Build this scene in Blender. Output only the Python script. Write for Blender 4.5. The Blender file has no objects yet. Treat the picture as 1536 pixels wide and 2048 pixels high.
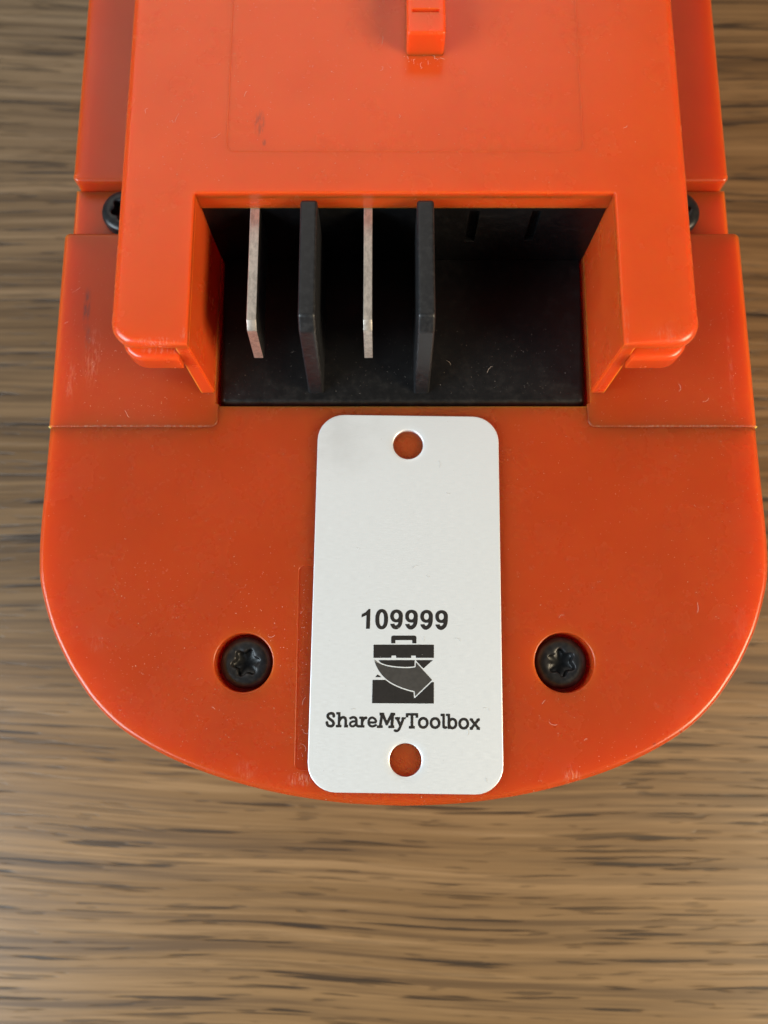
import bpy, bmesh, math, random
import numpy as np
from mathutils import Vector, Matrix

random.seed(7)
MM = 0.001
H = 42.0            # height of the front deck above the table, mm
scene = bpy.context.scene
COL = scene.collection
R = math.radians

# ------------------------------------------------------------------ camera
cam_d = bpy.data.cameras.new("camera")
cam = bpy.data.objects.new("camera", cam_d)
COL.objects.link(cam)
cam.location = (-2.0*MM, 0.0, (H+88.65)*MM)
cam.rotation_euler = (R(12.25), 0, 0)
cam_d.sensor_fit = 'VERTICAL'
cam_d.sensor_height = 36.0
cam_d.lens = 1750/2048*36.0
cam_d.clip_start = 0.004
cam_d.clip_end = 20
cam_d.dof.use_dof = True
cam_d.dof.focus_distance = 0.0875
cam_d.dof.aperture_fstop = 30
scene.camera = cam

# ------------------------------------------------------------------ world and lamps
world = bpy.data.worlds.new("World")
scene.world = world
world.use_nodes = True
bg = world.node_tree.nodes["Background"]
bg.inputs[0].default_value = (0.78, 0.80, 0.86, 1)
bg.inputs[1].default_value = 0.09

def area(name, loc, target, sx, sy, power, col):
    d = bpy.data.lights.new(name, 'AREA')
    d.shape = 'RECTANGLE'; d.size = sx; d.size_y = sy
    d.energy = power; d.color = col
    o = bpy.data.objects.new(name, d); COL.objects.link(o)
    o.location = loc
    o.rotation_euler = (Vector(target)-Vector(loc)).to_track_quat('-Z', 'Y').to_euler()
    return o
T0 = (0, 0.03, 0.04)
area("warm_lamp", (0.30, -0.105, 0.25), T0, 0.17, 0.16, 2.05, (1.0, 0.82, 0.56))
area("cool_window", (-0.32, -0.115, 0.255), T0, 0.27, 0.21, 2.40, (0.79, 0.92, 1.0))
area("room_light", (-0.30, 1.0, 1.05), T0, 1.3, 0.7, 3.7, (1.0, 0.91, 0.80))

scene.view_settings.view_transform = 'Standard'
scene.view_settings.look = 'None'
scene.view_settings.gamma = 1.0
scene.view_settings.use_curve_mapping = False
scene.view_settings.exposure = 0.0
scene.render.engine = 'CYCLES'
scene.cycles.max_bounces = 10

# ------------------------------------------------------------------ material helpers
class NT:
    def __init__(s, name):
        s.m = bpy.data.materials.new(name); s.m.use_nodes = True
        s.t = s.m.node_tree; s.p = s.t.nodes["Principled BSDF"]
        tc = s.t.nodes.new("ShaderNodeTexCoord")
        mp = s.t.nodes.new("ShaderNodeMapping")
        mp.inputs["Scale"].default_value = (1000, 1000, 1000)
        s.t.links.new(tc.outputs["Object"], mp.inputs[0])
        s.co = mp.outputs[0]
    def link(s, a, b): s.t.links.new(a, b)
    def set(s, **k):
        for n, v in k.items():
            s.p.inputs[n.replace("_", " ")].default_value = v
    def _in(s, sock, v):
        if hasattr(v, "is_linked") or hasattr(v, "links"): s.link(v, sock)
        else: sock.default_value = v
    def map(s, scale=(1,1,1), loc=(0,0,0), rot=(0,0,0), src=None):
        n = s.t.nodes.new("ShaderNodeMapping")
        n.inputs["Scale"].default_value = scale
        n.inputs["Location"].default_value = loc
        n.inputs["Rotation"].default_value = rot
        s.link(src or s.co, n.inputs[0]); return n.outputs[0]
    def noise(s, vec, scale=1.0, detail=2.0, rough=0.5, dist=0.0):
        n = s.t.nodes.new("ShaderNodeTexNoise")
        s.link(vec, n.inputs["Vector"])
        n.inputs["Scale"].default_value = scale
        n.inputs["Detail"].default_value = detail
        n.inputs["Roughness"].default_value = rough
        n.inputs["Distortion"].default_value = dist
        return n.outputs["Fac"], n.outputs["Color"]
    def ramp(s, fac, a, b, va=0.0, vb=1.0):
        n = s.t.nodes.new("ShaderNodeMapRange")
        n.interpolation_type = 'SMOOTHSTEP'
        s._in(n.inputs["Value"], fac)
        n.inputs["From Min"].default_value = a; n.inputs["From Max"].default_value = b
        n.inputs["To Min"].default_value = va; n.inputs["To Max"].default_value = vb
        return n.outputs["Result"]
    def math(s, op, a, b=0.0):
        n = s.t.nodes.new("ShaderNodeMath"); n.operation = op
        s._in(n.inputs[0], a); s._in(n.inputs[1], b); return n.outputs[0]
    def mix(s, fac, a, b, blend='MIX'):
        n = s.t.nodes.new("ShaderNodeMix"); n.data_type = 'RGBA'; n.blend_type = blend
        s._in(n.inputs[0], fac); s._in(n.inputs[6], a); s._in(n.inputs[7], b)
        return n.outputs[2]
    def bump(s, height, strength, dist):
        n = s.t.nodes.new("ShaderNodeBump")
        n.inputs["Strength"].default_value = strength
        n.inputs["Distance"].default_value = dist
        s.link(height, n.inputs["Height"])
        s.link(n.outputs[0], s.p.inputs["Normal"])

def spot(n, cx, cy, rx, ry, z0=None):
    """soft elliptical patch mask in object millimetres (x, y)"""
    v = n.map(scale=(1/rx, 1/ry, 0), loc=(-cx/rx, -cy/ry, 0))
    l = n.t.nodes.new("ShaderNodeVectorMath"); l.operation = 'LENGTH'
    n.link(v, l.inputs[0])
    return n.ramp(l.outputs["Value"], 0.35, 1.0, 1.0, 0.0)

def mat_orange(name, rough, scuffs=(), darks=(), k=1.0, sss=1.0, rad=(15.0, 6.0, 1.7)):
    n = NT(name)
    base = (0.405*k, 0.049*k, 0.0075*k, 1)
    f, _ = n.noise(n.co, 0.12, 3)
    c = n.mix(n.ramp(f, 0.35, 0.7), base, (0.385*k, 0.046*k, 0.0070*k, 1))
    g, _ = n.noise(n.map(scale=(1.6, 0.35, 1)), 3.0, 4, 0.7)
    for (cx, cy, rx, ry, st) in scuffs:            # pale rub marks
        m = n.math('MULTIPLY', spot(n, cx, cy, rx, ry), n.ramp(g, 0.46, 0.62))
        c = n.mix(n.math('MULTIPLY', m, st*0.7), c, (0.58, 0.32, 0.24, 1))
    for (cx, cy, rx, ry, st) in darks:             # grey grime
        m = n.math('MULTIPLY', spot(n, cx, cy, rx, ry), n.ramp(g, 0.38, 0.60))
        c = n.mix(n.math('MULTIPLY', m, st), c, (0.10, 0.045, 0.04, 1))
    n.link(c, n.p.inputs["Base Color"])
    n.set(Subsurface_Weight=sss, Subsurface_Scale=1.0*MM, IOR=1.5)
    n.p.inputs["Subsurface Radius"].default_value = rad
    r1, _ = n.noise(n.co, 0.25, 4, 0.6)
    n.link(n.ramp(r1, 0.25, 0.75, rough-0.02, rough+0.05), n.p.inputs["Roughness"])
    h, _ = n.noise(n.co, 7.0, 3, 0.7)
    n.bump(h, 0.42, 0.02*MM)
    return n.m

M = {}
M['deck'] = mat_orange("orange_plastic_deck", 0.25,
    scuffs=[(16.2, -6.9, 1.2, 1.3, 0.55), (-10.2, -7.4, 1.8, 0.8, 0.6), (34.0, 7.6, 0.9, 2.2, 0.18), (-31.0, 6.0, 1.2, 1.6, 0.15), (-15.5, -6.5, 1.4, 1.2, 0.25)],
    darks=[(27.2, -2.8, 0.25, 0.25, 0.8), (32.2, 3.6, 0.2, 0.2, 0.8), (24.5, -4.0, 0.2, 0.2, 0.8)])
M['ledge'] = mat_orange("orange_plastic_ledge", 0.30,
    scuffs=[(-29, 28.5, 14, 0.2, 0.6), (29, 28.5, 14, 0.2, 0.6), (-33.4, 36.5, 1.2, 4.5, 0.3), (-35.6, 33.5, 0.7, 3.0, 0.25), (35.2, 36.0, 0.3, 8.0, 0.22)],
    darks=[(-34.4, 42.0, 0.5, 3.2, 0.65), (-34.0, 38.5, 0.4, 2.0, 0.4)])
M['ridge'] = mat_orange("orange_plastic_ridge", 0.30, k=1.5, sss=0.0)
M['rail'] = mat_orange("orange_plastic_rail_lit", 0.24, k=1.58, rad=(2.8, 0.9, 0.25),  # rail base lightened in colour, standing in for the stronger shade over the deck
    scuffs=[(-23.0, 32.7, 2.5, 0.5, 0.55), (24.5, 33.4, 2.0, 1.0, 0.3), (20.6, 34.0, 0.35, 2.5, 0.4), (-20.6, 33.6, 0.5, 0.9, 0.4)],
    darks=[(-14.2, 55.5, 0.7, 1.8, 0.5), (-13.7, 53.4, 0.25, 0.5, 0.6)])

n = NT("black_plastic")
f, _ = n.noise(n.co, 1.1, 4, 0.7)
n.link(n.mix(n.ramp(f, 0.5, 0.75), (0.005, 0.005, 0.0055, 1), (0.010, 0.0095, 0.0095, 1)), n.p.inputs["Base Color"])
n.link(n.ramp(f, 0.3, 0.7, 0.34, 0.50), n.p.inputs["Roughness"])
n.p.inputs['Specular IOR Level'].default_value = 0.3
h, _ = n.noise(n.co, 6, 3, 0.6); n.bump(h, 0.25, 0.03*MM)
M['black'] = n.m

n = NT("grey_fin_plastic")
f, _ = n.noise(n.co, 1.6, 4, 0.7)
n.link(n.mix(n.ramp(f, 0.45, 0.75), (0.010, 0.0105, 0.012, 1), (0.018, 0.0185, 0.020, 1)), n.p.inputs["Base Color"])
n.link(n.ramp(f, 0.3, 0.7, 0.36, 0.50), n.p.inputs["Roughness"])
h, _ = n.noise(n.co, 5, 3, 0.6); n.bump(h, 0.25, 0.03*MM)
M['fin'] = n.m

n = NT("nickel_blade")
f, _ = n.noise(n.map(scale=(1, 0.5, 1)), 2.2, 4, 0.7)
n.link(n.mix(n.ramp(f, 0.35, 0.7), (0.66, 0.60, 0.54, 1), (0.44, 0.40, 0.36, 1)), n.p.inputs["Base Color"])
n.set(Metallic=0.75, Roughness=0.42)
h, _ = n.noise(n.co, 5, 3); n.bump(h, 0.3, 0.03*MM)
M['blade'] = n.m
n = NT("polished_blade_side_shaded")
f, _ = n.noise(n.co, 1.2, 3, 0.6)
n.link(n.mix(n.ramp(f, 0.35, 0.7), (0.17, 0.165, 0.16, 1), (0.12, 0.115, 0.11, 1)), n.p.inputs["Base Color"])  # smooth side faces, with the dark bay's shade painted into the base colour
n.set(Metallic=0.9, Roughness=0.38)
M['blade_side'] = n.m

n = NT("black_oxide_steel")
f, _ = n.noise(n.co, 1.5, 3, 0.6)
n.link(n.mix(n.ramp(f, 0.4, 0.7), (0.022, 0.023, 0.025, 1), (0.036, 0.036, 0.036, 1)), n.p.inputs["Base Color"])
n.set(Metallic=0.5)
n.link(n.ramp(f, 0.3, 0.7, 0.30, 0.38), n.p.inputs["Roughness"])
h, _ = n.noise(n.co, 4, 3); n.bump(h, 0.08, 0.03*MM)
M['screw'] = n.m

n = NT("satin_aluminium")
f, _ = n.noise(n.map(scale=(0.6, 6, 1)), 2.0, 4, 0.7)
g, _ = n.noise(n.co, 0.22, 3, 0.6)
c = n.mix(n.ramp(f, 0.3, 0.7), (0.87, 0.91, 0.945, 1), (0.81, 0.85, 0.885, 1))
sm = n.math('MULTIPLY', spot(n, -7.5, 17.0, 7.0, 6.0), n.ramp(g, 0.35, 0.7))
c = n.mix(n.math('MULTIPLY', sm, 0.24), c, (0.45, 0.45, 0.44, 1))
fs, _ = n.noise(n.map(scale=(3, 1.2, 1)), 1.6, 5, 0.75)
c = n.mix(n.math('MULTIPLY', n.ramp(fs, 0.66, 0.74), 0.35), c, (0.45, 0.45, 0.44, 1))
n.link(c, n.p.inputs["Base Color"])
n.set(Metallic=0.50)
n.link(n.ramp(f, 0.3, 0.7, 0.30, 0.44), n.p.inputs["Roughness"])
h, _ = n.noise(n.map(scale=(1, 5, 1)), 5, 3, 0.6); n.bump(h, 0.15, 0.02*MM)
M['tag'] = n.m

def simple(name, col, rough=0.5, **k):
    n = NT(name)
    f, _ = n.noise(n.co, 2.5, 3, 0.6)
    d = tuple(x*0.8 for x in col[:3])+(1,)
    n.link(n.mix(n.ramp(f, 0.35, 0.7), col, d), n.p.inputs["Base Color"])
    n.set(Roughness=rough, **k)
    return n.m
M['ink'] = simple("black_ink", (0.016, 0.014, 0.013, 1), 0.4)
M['ink_grey'] = simple("grey_ink", (0.045, 0.042, 0.039, 1), 0.4)
M['lint'] = simple("pale_lint", (0.70, 0.60, 0.52, 1), 0.7)

n = NT("walnut_table")
wv, wc = n.noise(n.map(scale=(0.006, 0.014, 1)), 1.0, 2, 0.5)
warp = n.t.nodes.new("ShaderNodeCombineXYZ")
n.link(n.math('MULTIPLY', n.math('SUBTRACT', wv, 0.5), 12.0), warp.inputs[1])
add = n.t.nodes.new("ShaderNodeVectorMath"); add.operation = 'ADD'
n.link(n.map(rot=(0, 0, R(1.5))), add.inputs[0]); n.link(warp.outputs[0], add.inputs[1])
W = add.outputs[0]
s1, _ = n.noise(n.map(scale=(0.0035, 0.15, 1), src=W), 1.0, 3, 0.55)
s2, _ = n.noise(n.map(scale=(0.011, 0.60, 1), loc=(5, 3, 0), src=W), 1.0, 4, 0.66)
s3, _ = n.noise(n.map(scale=(0.028, 1.9, 1), loc=(2, 9, 0), src=W), 1.0, 4, 0.70)
p1, _ = n.noise(n.map(scale=(0.044, 1.15, 1), loc=(11, 7, 0), src=W), 1.0, 2.0, 0.55)
p2, _ = n.noise(n.map(scale=(0.13, 1.5, 1), loc=(31, 17, 0), src=W), 1.0, 1.5, 0.5)
c = n.mix(n.ramp(s1, 0.30, 0.70), (0.158, 0.092, 0.038, 1), (0.248, 0.153, 0.071, 1))
c = n.mix(n.math('MULTIPLY', n.ramp(s2, 0.46, 0.66), 0.85), c, (0.082, 0.046, 0.019, 1))
c = n.mix(n.math('MULTIPLY', n.ramp(s2, 0.46, 0.34), 0.45), c, (0.325, 0.212, 0.112, 1))
c = n.mix(n.math('MULTIPLY', n.ramp(s3, 0.50, 0.64), 0.62), c, (0.098, 0.056, 0.025, 1))
dk = n.ramp(s2, 0.36, 0.56, 0.25, 1.0)
pm = n.math('MAXIMUM', n.ramp(p1, 0.590, 0.635), n.math('MULTIPLY', n.ramp(p2, 0.625, 0.67), 0.6))
pm = n.math('MULTIPLY', pm, dk)
c = n.mix(n.math('MULTIPLY', pm, 0.88), c, (0.024, 0.015, 0.009, 1))
n.link(c, n.p.inputs["Base Color"])
n.link(n.ramp(s2, 0.3, 0.7, 0.32, 0.44), n.p.inputs["Roughness"])
n.bump(n.math('SUBTRACT', n.math('MULTIPLY', s3, 0.5), n.math('MULTIPLY', pm, 1.4)), 0.4, 0.12*MM)
M['wood'] = n.m

# ------------------------------------------------------------------ mesh helpers
def finish(name, bm, mat, parent=None, smooth=35, wn=True):
    me = bpy.data.meshes.new(name)
    bmesh.ops.recalc_face_normals(bm, faces=bm.faces[:])
    bm.to_mesh(me); bm.free()
    me.materials.append(mat)
    if smooth:
        me.shade_smooth(); me.set_sharp_from_angle(angle=R(smooth))
    o = bpy.data.objects.new(name, me); COL.objects.link(o)
    if wn and smooth:
        w = o.modifiers.new("weighted", 'WEIGHTED_NORMAL'); w.keep_sharp = True
    if parent is not None: o.parent = parent
    return o

def rounded(corners, seg=8):
    """corners (x, y, radius, fillet[, drop]) -> points with fillet data"""
    out = []; N = len(corners)
    for i, c in enumerate(corners):
        x, y, r, f = c[:4]; dr = c[4] if len(c) > 4 else f
        p = Vector((x, y)); a = Vector(corners[i-1][:2]); b = Vector(corners[(i+1) % N][:2])
        if r <= 0: out.append((x, y, f, dr)); continue
        u = (a-p).normalized(); v = (b-p).normalized()
        ang = math.acos(max(-1, min(1, u.dot(v)))); d = r/math.tan(ang/2)
        cen = p+(u+v).normalized()*(r/math.sin(ang/2))
        p0 = p+u*d-cen; p1 = p+v*d-cen
        a0 = math.atan2(p0.y, p0.x); a1 = math.atan2(p1.y, p1.x); da = a1-a0
        while da > math.pi: da -= 2*math.pi
        while da < -math.pi: da += 2*math.pi
        for k in range(seg+1):
            t = a0+da*k/seg
            out.append((cen.x+r*math.cos(t), cen.y+r*math.sin(t), f, dr))
    return out
def circle(cx, cy, r, f, dr=None, seg=40):
    return [(cx+r*math.cos(2*math.pi*k/seg), cy+r*math.sin(2*math.pi*k/seg), f, f if dr is None else dr) for k in range(seg)]
def area2(p): return sum(p[i-1][0]*p[i][1]-p[i][0]*p[i-1][1] for i in range(len(p)))

def prism(bm, outer, z1, z0, holes=(), seg=4, bottom=0.0, mtx=None):
    """solid with filleted rims; holes = [(loop, depth or None)]; units mm, mtx places it"""
    mtx = mtx or Matrix.Identity(4)
    V = lambda x, y, z: bm.verts.new((mtx @ Vector((x, y, z)))*MM)
    loops = [(outer, None, False)]+[(h, d, True) for h, d in holes]
    capE = []; botE = []
    for pts, depth, hole in loops:
        if (area2(pts) > 0) == hole: pts = pts[::-1]
        N = len(pts); P = [Vector(q[:2]) for q in pts]; nrm = []
        for i in range(N):
            e0 = (P[i]-P[i-1]).normalized(); e1 = (P[(i+1) % N]-P[i]).normalized()
            n0 = Vector((-e0.y, e0.x)); n1 = Vector((-e1.y, e1.x)); m = n0+n1
            m = m/max(0.35, m.dot(n0)) if m.length > 1e-6 else n0
            nrm.append(m)
        def ring(fin, fz):
            return [V(P[i].x+nrm[i].x*fin(pts[i][2]), P[i].y+nrm[i].y*fin(pts[i][2]), fz(pts[i])) for i in range(N)]
        def bridge(a, b):
            for i in range(N):
                bm.faces.new((a[i], a[(i+1) % N], b[(i+1) % N], b[i]))
        zb = z0 if depth is None else z1-depth
        rings = []
        if depth is None and not hole and bottom > 0:
            for k in range(3):
                t = k/3*math.pi/2
                rings.append(ring(lambda r, t=t: bottom*(1-math.sin(t)), lambda q, t=t: zb+bottom*(1-math.cos(t))))
            rings.append(ring(lambda r: 0.0, lambda q: zb+bottom))
        else:
            rings.append(ring(lambda r: 0.0, lambda q: zb))
        for k in range(seg+1):
            t = k/seg*math.pi/2
            rings.append(ring(lambda r, t=t: r*(1-math.cos(t)), lambda q, t=t: z1-q[3]*(1-math.sin(t))))
        for a, b in zip(rings, rings[1:]): bridge(a, b)
        E = lambda rg: [bm.edges.get((rg[i], rg[(i+1) % N])) for i in range(N)]
        capE += E(rings[-1])
        if depth is None: botE += E(rings[0])
        else: bmesh.ops.triangle_fill(bm, edges=E(rings[0]), use_beauty=True)
    bmesh.ops.triangle_fill(bm, edges=capE, use_beauty=True)
    bmesh.ops.triangle_fill(bm, edges=botE, use_beauty=True)

def rect(x0, x1, y0, y1, r=0.0, f=0.1, dr=None):
    d = f if dr is None else dr
    return rounded([(x0, y0, r, f, d), (x1, y0, r, f, d), (x1, y1, r, f, d), (x0, y1, r, f, d)])
def part(name, mat, parent, outer, z1, z0, holes=(), seg=4, bottom=0.0, mtx=None, lift=H):
    bm = bmesh.new()
    L = Matrix.Translation((0, 0, lift))
    prism(bm, outer, z1, z0, holes, seg, bottom, L @ (mtx or Matrix.Identity(4)))
    return finish(name, bm, mat, parent)
def empty(name, loc, label, cat, group=None):
    o = bpy.data.objects.new(name, None); COL.objects.link(o)
    o.empty_display_size = 0.01; o.location = loc
    o['label'] = label; o['category'] = cat
    if group: o['group'] = group
    return o

# ------------------------------------------------------------------ table
bm = bmesh.new()
prism(bm, rect(-420, 420, -420, 420, 8, 3), 0, -24)
table = finish("table", bm, M['wood'])
table['kind'] = 'structure'
table['label'] = "brown walnut table top with dark pores under the orange pack"

# ------------------------------------------------------------------ battery pack
pack = empty("battery_pack", (0, 0, 0),
             "glossy orange plastic power tool battery pack with slide rails and black terminal bay", "battery")

# rounded front shell -----------------------------------------------------------
half = [(37.5, 28.45), (37.55, 22.0), (37.6, 17.5), (37.5, 14.7), (37.25, 12.3), (36.65, 10.1), (35.95, 8.1), (35.2, 6.4), (33.75, 3.8), (32.5, 2.0),
        (30.9, 0.0), (28.6, -2.15), (26.1, -3.8), (23.4, -5.2), (20.5, -6.4), (17.4, -7.42), (13.8, -8.36), (10.1, -9.07), (5.3, -9.66), (0.0, -9.88)]
def catmull(P, k=3):
    out = []
    for i in range(len(P)-1):
        p0 = P[max(i-1, 0)]; p1 = P[i]; p2 = P[i+1]; p3 = P[min(i+2, len(P)-1)]
        for j in range(k):
            t = j/k
            out.append(tuple(0.5*((2*b)+(-a+c)*t+(2*a-5*b+4*c-d)*t*t+(-a+3*b-3*c+d)*t**3) for a, b, c, d in zip(p0, p1, p2, p3)))
    out.append(P[-1]); return out
hp = catmull(half)
F = 0.6
outer = []
lf = rounded([(-37.5, 20, 0, .1), (-37.5, 29.0, 0, 0.02), (-20.2, 29.0, 0.1, 0.02), (-20.2, 30.75, 0.1, 0.02), (20.2, 30.75, 0.1, 0.02), (20.2, 29.0, 0.1, 0.02), (37.5, 29.0, 0, 0.02), (37.5, 20, 0, .1)])
mid = lf[2:-2]                                            # tongue edge without the end corners
outer += [(-37.5, 29.0, 0.02, 0.02)]+mid+[(37.5, 29.0, 0.02, 0.02), (37.5, 28.9, F, F)]
right = [(x, y, F, F) for x, y in hp[1:]]
left = [(-x, y, F, F) for x, y in hp[1:-1]][::-1]
outer += right+left+[(-37.5, 28.9, F, F)]
SX, SY = 16.05, 3.86
holes = [(circle(-SX, SY, 2.93, 0.16), 3.6), (circle(SX, SY, 2.98, 0.16), 3.6),
         (rect(-10.68, -3.0, -6.45, 13.6, 0.5, 0.10), 0.17)]
part("front_shell", M['deck'], pack, outer, 0, -H, holes)

# rail base behind it (two ledges around the terminal bay) ----------------------
part("rail_base", M['ledge'], pack,
     rounded([(-37.53, 28.45, 0, .12), (-19.62, 28.45, 0.8, .12), (-19.62, 31.0, 0, .12), (-19.95, 31.05, 0, .05), (-19.95, 49.2, 0, .05), (19.95, 49.2, 0, .05), (19.95, 31.05, 0, .05),
              (19.62, 31.0, 0, .12), (19.62, 28.45, 0.8, .12), (37.53, 28.45, 0, .12),
              (37.53, 28.6, 0, .45), (37.53, 51.0, 0.6, .45, .3), (-37.53, 51.0, 0.6, .45, .3), (-37.53, 28.6, 0, .45)]), 0.13, -H)
part("screw_ledge", M['ledge'], pack,
     rounded([(-37.45, 51.02, 0, .05), (37.3, 51.02, 0, .05), (37.3, 51.3, 0, .4), (37.3, 57.6, 0, .4), (-37.45, 57.6, 0, .4), (-37.45, 51.3, 0, .4)]), -1.9, -H)
part("rear_shell", M['ledge'], pack,
     rounded([(-37.2, 57.5, 0.7, .35), (37.0, 57.5, 0.7, .35), (37.0, 58.8, 0, 1.7, .42), (37.0, 118, 4, 1.7, .42), (-37.2, 118, 4, 1.7, .42), (-37.2, 58.8, 0, 1.7, .42)]), 0.0, -H)

# raised rail plate --------------------------------------------------------------
Z = 12.8
o_, i_ = 0.85, 0.20
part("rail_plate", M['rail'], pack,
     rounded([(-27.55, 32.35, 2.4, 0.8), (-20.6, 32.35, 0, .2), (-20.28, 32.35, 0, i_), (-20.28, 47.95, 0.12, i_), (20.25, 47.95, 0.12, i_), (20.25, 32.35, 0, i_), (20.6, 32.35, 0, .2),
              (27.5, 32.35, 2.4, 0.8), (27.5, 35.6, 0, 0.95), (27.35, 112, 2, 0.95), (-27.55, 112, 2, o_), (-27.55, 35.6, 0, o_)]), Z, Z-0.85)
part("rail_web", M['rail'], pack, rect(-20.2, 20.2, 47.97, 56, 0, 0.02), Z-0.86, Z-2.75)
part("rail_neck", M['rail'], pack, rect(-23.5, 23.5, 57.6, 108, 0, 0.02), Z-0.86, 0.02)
for s in (-1, 1):
    a, b = sorted((s*21.55, s*26.65))
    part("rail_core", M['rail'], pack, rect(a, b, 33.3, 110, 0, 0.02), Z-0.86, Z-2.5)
    a, b = sorted((s*21.55, s*27.05))
    if s < 0: c4 = [(a, 31.85, 2.2, .55), (b, 31.85, 0, .5), (b, 110, 0, .1), (a, 110, 0, .3)]
    else:     c4 = [(a, 31.85, 0, .5), (b, 31.85, 2.2, .55), (b, 110, 0, .3), (a, 110, 0, .1)]
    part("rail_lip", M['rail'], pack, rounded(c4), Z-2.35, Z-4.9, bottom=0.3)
    # thin wall beside the terminal bay, drafted towards its foot
    bm = bmesh.new()
    zt, zb = H+Z-0.87, H-2.2
    q = [(20.27, 21.62, zt), (19.97, 21.5, zb)]
    vs = []
    for xi, xo, z in q:
        for x, y in ((xi, 32.42), (xo, 32.42), (xo, 49.1), (xi, 49.1)):
            vs.append(bm.verts.new(Vector((s*x, y-(0.25 if z == zb and y < 40 else 0), z))*MM))
    for f4 in ((0, 1, 2, 3), (4, 5, 6, 7), (0, 1, 5, 4), (1, 2, 6, 5), (2, 3, 7, 6), (3, 0, 4, 7)):
        bm.faces.new([vs[k] for k in f4])
    bmesh.ops.recalc_face_normals(bm, faces=bm.faces[:])
    bmesh.ops.bevel(bm, geom=bm.edges[:], offset=0.12*MM, segments=2, affect='EDGES')
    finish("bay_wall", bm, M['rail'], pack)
# faint moulded ridge framing the middle of the plate
part("panel_ridge", M['ridge'], pack, rect(-17.4, 17.5, 52.35, 106, 0.9, 0.05, 0.025), Z+0.025, Z-0.3, seg=3,
     holes=[(rect(-17.28, 17.38, 52.47, 105.8, 0.78, 0.05, 0.025), None)])
# stop block on the plate
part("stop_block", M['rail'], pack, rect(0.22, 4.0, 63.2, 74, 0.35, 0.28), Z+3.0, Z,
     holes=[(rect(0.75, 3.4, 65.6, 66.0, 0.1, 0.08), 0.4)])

# terminal bay -------------------------------------------------------------------
part("terminal_floor", M['black'], pack,
     rounded([(-19.7, 31.15, 0.7, .7, .8), (19.7, 31.15, 0.7, .7, .8), (19.75, 48.1, 0, .1), (-19.75, 48.1, 0, .1)]), -0.55, -6, seg=5)
YZ = Matrix(((1, 0, 0, 0), (0, 0, -1, 0), (0, 1, 0, 0), (0, 0, 0, 1)))      # local x,y -> x,z ; local z -> -y
part("terminal_wall", M['black'], pack, rect(-20.15, 20.15, -3, Z-2.77, 0, 0.03), -48.1, -49.0,
     holes=[(rect(6.6, 7.6, 3.4, 9.3, 0, .06), 0.6), (rect(12.9, 13.8, 3.6, 9.3, 0, .06), 0.6)], mtx=YZ)
XP = lambda x: Matrix(((0, 0, 1, x), (1, 0, 0, 0), (0, 1, 0, 0), (0, 0, 0, 1)))   # local x->y, y->z, z->x
fin_prof = rounded([(47.55, -1.2, 0, .25), (47.55, 12.45, 0.5, .28), (35.4, 12.45, 0.5, .28), (34.25, 11.1, 0.8, .3), (32.35, -0.9, 0.2, .3), (32.2, -1.2, 0, .3)], seg=5)
for x in (-9.28, 2.02):
    part("divider_fin", M['fin'], pack, fin_prof, 0.83, -0.83, bottom=0.28, mtx=XP(x))
blade_prof = rounded([(48.9, 3.7, 0, .08), (48.9, 9.9, 0, .08), (36.1, 9.9, 0.15, .08), (35.25, 9.2, 0.2, .08), (34.5, 4.2, 0.2, .08), (34.9, 3.7, 0.2, .08)], seg=4)
for x, w in ((-14.85, 0.48), (-3.58, 0.44)):
    o = part("terminal_blade", M['blade'], pack, blade_prof, w, -w, bottom=0.08, mtx=XP(x), seg=2)
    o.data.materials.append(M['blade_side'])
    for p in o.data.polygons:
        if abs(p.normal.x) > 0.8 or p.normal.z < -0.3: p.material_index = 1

# screws ---------------------------------------------------------------------------
def make_screw(rot):
    bm = bmesh.new(); N = 72
    def lobe(t, r): return r*(1.0+0.155*math.cos(6*t))
    prof = [('c', 2.62, -1.6), ('c', 2.62, -0.55), ('c', 2.56, -0.36), ('c', 2.40, -0.20), ('c', 2.15, -0.08), ('c', 1.80, 0.0), ('l', 1.36, 0.02),
            ('l', 1.29, -0.03), ('l', 1.24, -0.14), ('l', 1.20, -1.15), ('l', 1.05, -1.25), ('c', 0.3, -1.3)]
    rings = []
    for kind, r, z in prof:
        rg = []
        for k in range(N):
            t = 2*math.pi*k/N; rr = lobe(t, r) if kind == 'l' else r
            rg.append(bm.verts.new(Vector((rr*math.cos(t+rot), rr*math.sin(t+rot), z))*MM))
        rings.append(rg)
    for a, b in zip(rings, rings[1:]):
        for k in range(N): bm.faces.new((a[k], a[(k+1) % N], b[(k+1) % N], b[k]))
    bm.faces.new(rings[-1]); bm.faces.new(rings[0])
    return bm
for x, y, z, rot in ((-SX+0.03, SY+0.05, -1.15, 0.15), (SX-0.05, SY+0.05, -1.2, 0.62), (-31.35, 54.35, -0.55, 0.3), (31.2, 54.35, -0.7, 0.1)):
    o = finish("screw", make_screw(rot), M['screw'], pack, smooth=50)
    o.location = Vector((x, y, H+z))*MM

# ------------------------------------------------------------------ asset tag
TT = 0.50
tag = empty("asset_tag", (0.31*MM, 10.47*MM, (H+0.02)*MM),
            "silver metal tag printed 109999 with a toolbox emblem, stuck on the orange front shell", "tag")
tag.rotation_euler = (0, 0, R(-0.77))
part("plate", M['tag'], tag, rect(-9.5, 9.5, -19.1, 19.1, 2.75, 0.10), TT, 0.0,
     holes=[(circle(0, 15.92, 1.58, 0.85, 0.10, 48), None), (circle(0, -15.98, 1.58, 0.85, 0.10, 48), None)], lift=0, seg=6)

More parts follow.
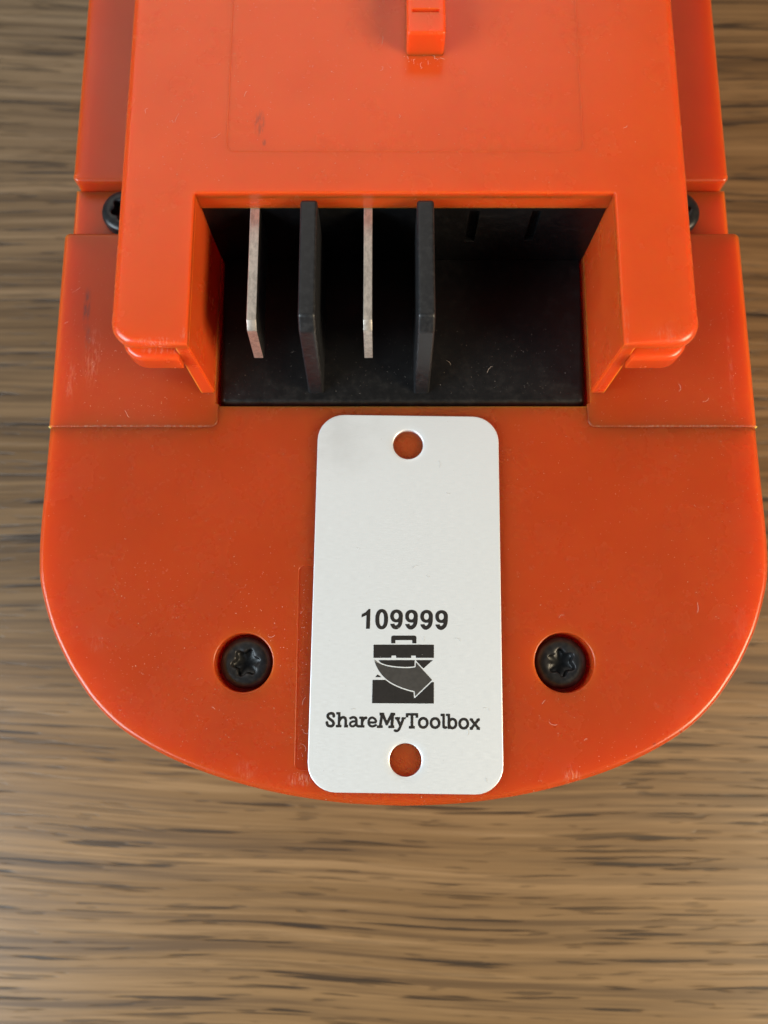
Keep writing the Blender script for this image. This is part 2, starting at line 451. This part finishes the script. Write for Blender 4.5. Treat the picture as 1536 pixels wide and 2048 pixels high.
# flat print from implicit shapes
def seg_d(X, Y, a, b):
    ax, ay = a; bx, by = b; dx, dy = bx-ax, by-ay
    t = np.clip(((X-ax)*dx+(Y-ay)*dy)/(dx*dx+dy*dy+1e-9), 0, 1)
    return np.hypot(X-ax-t*dx, Y-ay-t*dy)
def stroke(X, Y, pts, hw):
    d = None
    P = catmull(pts, 4) if len(pts) > 2 else pts
    for a, b in zip(P, P[1:]):
        e = seg_d(X, Y, a, b); d = e if d is None else np.minimum(d, e)
    return d-hw
def boxf(X, Y, x0, y0, x1, y1, r=5):
    qx = np.abs(X-(x0+x1)/2)-(x1-x0)/2+r; qy = np.abs(Y-(y0+y1)/2)-(y1-y0)/2+r
    return np.hypot(np.maximum(qx, 0), np.maximum(qy, 0))+np.minimum(np.maximum(qx, qy), 0)-r
def ell(X, Y, cx, cy, rx, ry, p=2.0):
    return ((np.abs((X-cx)/rx)**p+np.abs((Y-cy)/ry)**p)**(1/p)-1)*min(rx, ry)
def poly(X, Y, pts):
    d = np.full(X.shape, 1e9); inside = np.zeros(X.shape, bool); N = len(pts)
    for i in range(N):
        a, b = pts[i-1], pts[i]
        d = np.minimum(d, seg_d(X, Y, a, b))
        if a[1] != b[1]:
            c = ((a[1] > Y) != (b[1] > Y)) & (X < (b[0]-a[0])*(Y-a[1])/(b[1]-a[1])+a[0])
            inside ^= c
    return np.where(inside, -d, d)
U = lambda *f: np.minimum.reduce(f)

def print_mesh(name, field, x0, x1, y0, y1, step, scale, mid, at, slope, mat, parent, z):
    """field in drawing units (y down) -> flat ink mesh; mid maps to at (mm)"""
    xs = np.arange(x0, x1+step, step); ys = np.arange(y0, y1+step, step)
    X, Y = np.meshgrid(xs, ys)
    Fv = field(X, Y+slope*(X-mid[0]))
    bm = bmesh.new(); cache = {}
    def vert(x, y):
        k = (round(x, 2), round(y, 2))
        if k not in cache:
            cache[k] = bm.verts.new(Vector(((x-mid[0])*scale+at[0], -(y-mid[1])*scale+at[1], z))*MM)
        return cache[k]
    ins = Fv < 0
    for j in range(len(ys)-1):
        full = ins[j, :-1] & ins[j, 1:] & ins[j+1, :-1] & ins[j+1, 1:]
        any_ = ins[j, :-1] | ins[j, 1:] | ins[j+1, :-1] | ins[j+1, 1:]
        i = 0
        while i < len(xs)-1:
            if full[i]:
                k = i
                while k < len(xs)-1 and full[k]: k += 1
                bm.faces.new([vert(xs[i], ys[j]), vert(xs[i], ys[j+1]), vert(xs[k], ys[j+1]), vert(xs[k], ys[j])])
                i = k; continue
            if any_[i]:
                cs = [(xs[i], ys[j], Fv[j, i]), (xs[i], ys[j+1], Fv[j+1, i]), (xs[i+1], ys[j+1], Fv[j+1, i+1]), (xs[i+1], ys[j], Fv[j, i+1])]
                pl = []
                for q in range(4):
                    a, b = cs[q], cs[(q+1) % 4]
                    if a[2] < 0: pl.append((a[0], a[1]))
                    if (a[2] < 0) != (b[2] < 0):
                        t = a[2]/(a[2]-b[2]); pl.append((a[0]+(b[0]-a[0])*t, a[1]+(b[1]-a[1])*t))
                vv = []
                for p in pl:
                    v = vert(*p)
                    if v not in vv: vv.append(v)
                if len(vv) > 2:
                    try: bm.faces.new(vv)
                    except ValueError: pass
            i += 1
    return finish(name, bm, mat, parent, smooth=0)

def f_digits(X, Y):
    S = [poly(X, Y, [(207, 102), (236, 102), (233, 404), (174, 404), (177, 196), (101, 231), (105, 181), (163, 150)]),
         np.maximum(ell(X, Y, 411, 257, 98, 155, 2.25), -ell(X, Y, 411, 257, 36, 104, 2.2))]
    for cx in (638, 868, 1099, 1329):
        dy = (cx-638)*0.0134
        Yy = Y-dy-2
        ringf = np.maximum(ell(X, Yy, cx, 206, 97, 99, 2.15), -ell(X, Yy, cx-3, 207, 37, 50, 2.2))
        tail = stroke(X, Yy, [(cx+66, 210), (cx+63, 285), (cx+45, 345), (cx, 380), (cx-38, 370), (cx-64, 330)], 30)
        tail = np.maximum(tail, -boxf(X, Yy, cx-110, 280, cx-40, 326, 2))
        tail = np.maximum(tail, -ell(X, Yy, cx-3, 207, 37, 50, 2.2))
        S.append(np.minimum(ringf, tail))
    return U(*S)
def f_word(X, Y):
    o = 1446
    Y = Y+0*X
    S = []
    st = lambda pts, hw=24: S.append(stroke(X, Y, pts, hw))
    bx = lambda *a: S.append(boxf(X, Y, *a))
    st([(246, 162), (236, 122), (190, 110), (142, 132), (140, 178), (180, 215), (228, 250), (246, 295), (222, 330), (180, 336), (138, 318), (124, 272)], 25)
    bx(320, 88, 366, 358); bx(290, 88, 366, 132); bx(287, 312, 388, 358); bx(440, 225, 488, 358); bx(436, 312, 508, 360)
    st([(352, 238), (380, 192), (425, 180), (458, 205), (464, 262)])
    st([(550, 197), (592, 180), (636, 190), (656, 228), (658, 300), (682, 336), (718, 338)], 23)
    st([(652, 256), (592, 254), (545, 285), (553, 326), (597, 340), (650, 308)], 20)
    bx(737, 168, 785, 360); bx(708, 166, 785, 208); bx(690, 318, 805, 362); st([(768, 245), (798, 198), (830, 190)], 25)
    st([(882, 270), (1004, 268), (996, 216), (945, 186), (896, 206), (878, 264), (896, 318), (950, 341), (1010, 318)], 21)
    st([(1118, 125), (1088, 345)], 25); st([(1312, 125), (1300, 345)], 27); st([(1132, 122), (1207, 300)], 25); st([(1297, 122), (1207, 300)], 25)
    bx(1075, 98, 1160, 148); bx(1270, 100, 1358, 150); bx(1030, 322, 1135, 368); bx(1236, 324, 1345, 372)
    bx(1355, 176, 1448, 218); bx(1474, 178, 1550, 216); st([(1396, 200), (1450, 318)], 24); st([(1506, 200), (1470, 300), (1436, 378), (1402, 418), (1356, 414)], 23)
    bx(o+106, 105, o+330, 150); bx(o+106, 105, o+150, 184); bx(o+284, 105, o+330, 190); bx(o+192, 110, o+242, 378); bx(o+162, 332, o+270, 380)
    for cx, cy in ((422, 278), (636, 281), (1155, 292)):
        S.append(np.maximum(ell(X, Y, o+cx, cy, 98, 105, 2.1), -ell(X, Y, o+cx, cy, 50, 57)))
    bx(o+767, 116, o+813, 360); bx(o+735, 116, o+813, 160); st([(o+790, 330), (o+800, 358), (o+832, 360)], 24)
    bx(o+862, 117, o+908, 386); bx(o+832, 117, o+908, 158)
    S.append(np.maximum(ell(X, Y, o+950, 290, 90, 103, 2.1), -ell(X, Y, o+952, 290, 40, 56)))
    st([(o+1288, 218), (o+1424, 380)]); st([(o+1424, 218), (o+1288, 380)])
    bx(o+1262, 202, o+1326, 240); bx(o+1386, 203, o+1448, 241); bx(o+1262, 352, o+1322, 398); bx(o+1386, 353, o+1448, 400)
    return U(*S)
ARW = ([(128, 540), (145, 545)]+catmull([(145, 545), (230, 610), (340, 662), (480, 695), (640, 714), (800, 722), (930, 716), (1000, 704)], 3)
       + [(1004, 585), (1368, 975), (992, 1330), (985, 1212)]
       + catmull([(985, 1212), (850, 1180), (700, 1130), (560, 1070), (440, 1000), (330, 910), (240, 800), (180, 700), (140, 600), (128, 540)], 3))
def f_arrow(X, Y): return poly(X, Y, ARW)+9
def f_box(X, Y):
    handle = np.maximum(boxf(X, Y, 490, 52, 1022, 300, 42), -boxf(X, Y, 578, 148, 935, 320, 4))
    handle = np.maximum(handle, Y-216)
    lid = boxf(X, Y, 120, 242, 1392, 518, 2)
    lid = np.maximum(lid, -boxf(X, Y, 497, 470, 598, 560, 3)); lid = np.maximum(lid, -boxf(X, Y, 915, 473, 1015, 560, 3))
    up = poly(X, Y, [(225, 564), (1372, 564), (1182, 730), (900, 800), (400, 760)])
    low = poly(X, Y, [(110, 972), (420, 972), (1100, 1250), (1392, 1020), (1392, 1458), (106, 1450)])
    low = U(low, poly(X, Y, [(420, 960), (1000, 1000), (1392, 1020), (1100, 1300)]))
    tri = poly(X, Y, [(165, 918), (212, 858), (300, 918)])
    body = U(lid, up, low, tri)
    body = np.maximum(body, -(poly(X, Y, ARW)-16))
    return np.minimum(body, handle)
zi = TT+0.015
SL = 0.0134
print_mesh("number_print", f_digits, 90, 1440, 90, 425, 5, 0.00655, (764, 411), (-0.20, -3.36), SL, M['ink'], tag, zi)
print_mesh("lettering_print", f_word, 90, 2905, 75, 450, 6, 0.00541, (1498, 375), (-0.30, -13.0), SL, M['ink'], tag, zi)
em = print_mesh("toolbox_emblem", f_box, 95, 1405, 40, 1470, 8, 0.00473, (750, 1455), (-0.30, -10.62), SL, M['ink'], tag, zi)
ar = print_mesh("emblem_arrow", f_arrow, 95, 1405, 500, 1400, 8, 0.00473, (750, 1455), (-0.30, -10.62), SL, M['ink_grey'], em, zi)

# ------------------------------------------------------------------ dust and lint lying on everything
bm = bmesh.new()
def speck(x, y, z, r):
    a = random.random()*6.28; e = random.uniform(0.5, 1.0)
    pts = []
    for k in range(5):
        t = a+k*1.2566; q = r*random.uniform(0.7, 1.2)
        pts.append(bm.verts.new(Vector((x+q*math.cos(t), y+e*q*math.sin(t), z))*MM))
    top = bm.verts.new(Vector((x, y, z+r*0.7))*MM)
    for k in range(5): bm.faces.new((pts[k], pts[(k+1) % 5], top))
def fibre(x, y, z, length, r):
    a = random.random()*6.28; cv = random.uniform(-2.4, 2.4)/max(length, 0.3); P = []; st = length/7
    for k in range(8):
        P.append(Vector((x, y, z+r+0.03*math.sin(k/7*math.pi))))
        x += st*math.cos(a); y += st*math.sin(a); a += cv*st+random.uniform(-.35, .35)
    prev = None
    for k in range(8):
        d = (P[min(k+1, 7)]-P[max(k-1, 0)]).normalized(); sd = Vector((-d.y, d.x, 0)); rr = r*(0.5 if k in (0, 7) else 1)
        rg = [bm.verts.new((P[k]+sd*rr)*MM), bm.verts.new((P[k]+Vector((0, 0, rr)))*MM), bm.verts.new((P[k]-sd*rr)*MM), bm.verts.new((P[k]-Vector((0, 0, rr)))*MM)]
        if prev:
            for q in range(4): bm.faces.new((prev[q], prev[(q+1) % 4], rg[(q+1) % 4], rg[q]))
        prev = rg
def inside_front(x, y):
    xx = abs(x)
    if y > 28: return False
    if math.hypot(xx-SX, y-SY) < 3.3: return False
    lim = np.interp(y, [p[1] for p in half[::-1]], [p[0] for p in half[::-1]])
    return xx < lim-0.7 and not (-9.6 < x < 10.2 and -9 < y < 29.8)
def scatter(count, fib, box, z, ok=lambda x, y: True, rs=(0.018, 0.045)):
    for q in range(count):
        x = random.uniform(box[0], box[1]); y = random.uniform(box[2], box[3])
        if ok(x, y): speck(x, y, H+z, rs[0]+(rs[1]-rs[0])*random.random()**3)
    for q in range(fib):
        x = random.uniform(box[0], box[1]); y = random.uniform(box[2], box[3])
        if ok(x, y): fibre(x, y, H+z, random.uniform(0.25, 1.1), random.uniform(0.008, 0.014))
scatter(1900, 12, (-37, 37, -9.5, 28), 0.0, inside_front)
scatter(350, 4, (-30, -10.9, -4, 14), 0.0, inside_front)
scatter(70, 4, (-10.5, -9.7, -6, 13), -0.17)
scatter(380, 7, (-36.5, -20.5, 28.8, 48), 0.13, lambda x, y: y < 33 or x < -22)
scatter(330, 6, (20.5, 36.5, 28.8, 48), 0.13, lambda x, y: y < 33 or x > 22)
scatter(380, 6, (-26, 26, 49, 70), Z+0.05, lambda x, y: not (-0.5 < x < 4.7 and y > 62.5))
scatter(200, 4, (-24, 2, 50, 66), Z+0.05)
scatter(360, 3, (-19, 19, 32.2, 40), -0.54, rs=(0.012, 0.03))
scatter(24, 6, (0.3, 4.0, 62.0, 63.2), Z+0.045)
dust = finish("dust", bm, M['lint'], None, smooth=0)
dust['kind'] = 'stuff'
dust['label'] = "pale dust specks and lint fibres on the orange and black plastic"
bm = bmesh.new()
tc, ts = math.cos(R(-0.77)), math.sin(R(-0.77))
for q in range(80):
    x = random.uniform(-9, 9); y = random.uniform(-18.5, 18.5)
    if abs(y) > 13.5 and abs(x) < 2.6: continue
    X_, Y_ = x*tc-y*ts+0.31, x*ts+y*tc+10.47
    if q % 6 == 0: fibre(X_, Y_, H+TT+0.03, random.uniform(0.3, 0.9), 0.012)
    else: speck(X_, Y_, H+TT+0.03, random.uniform(0.015, 0.04))
d2 = finish("dust", bm, simple("grey_lint", (0.55, 0.54, 0.52, 1), 0.6), None, smooth=0)
d2['kind'] = 'stuff'
d2['label'] = "fine dust and short fibres on the silver tag"
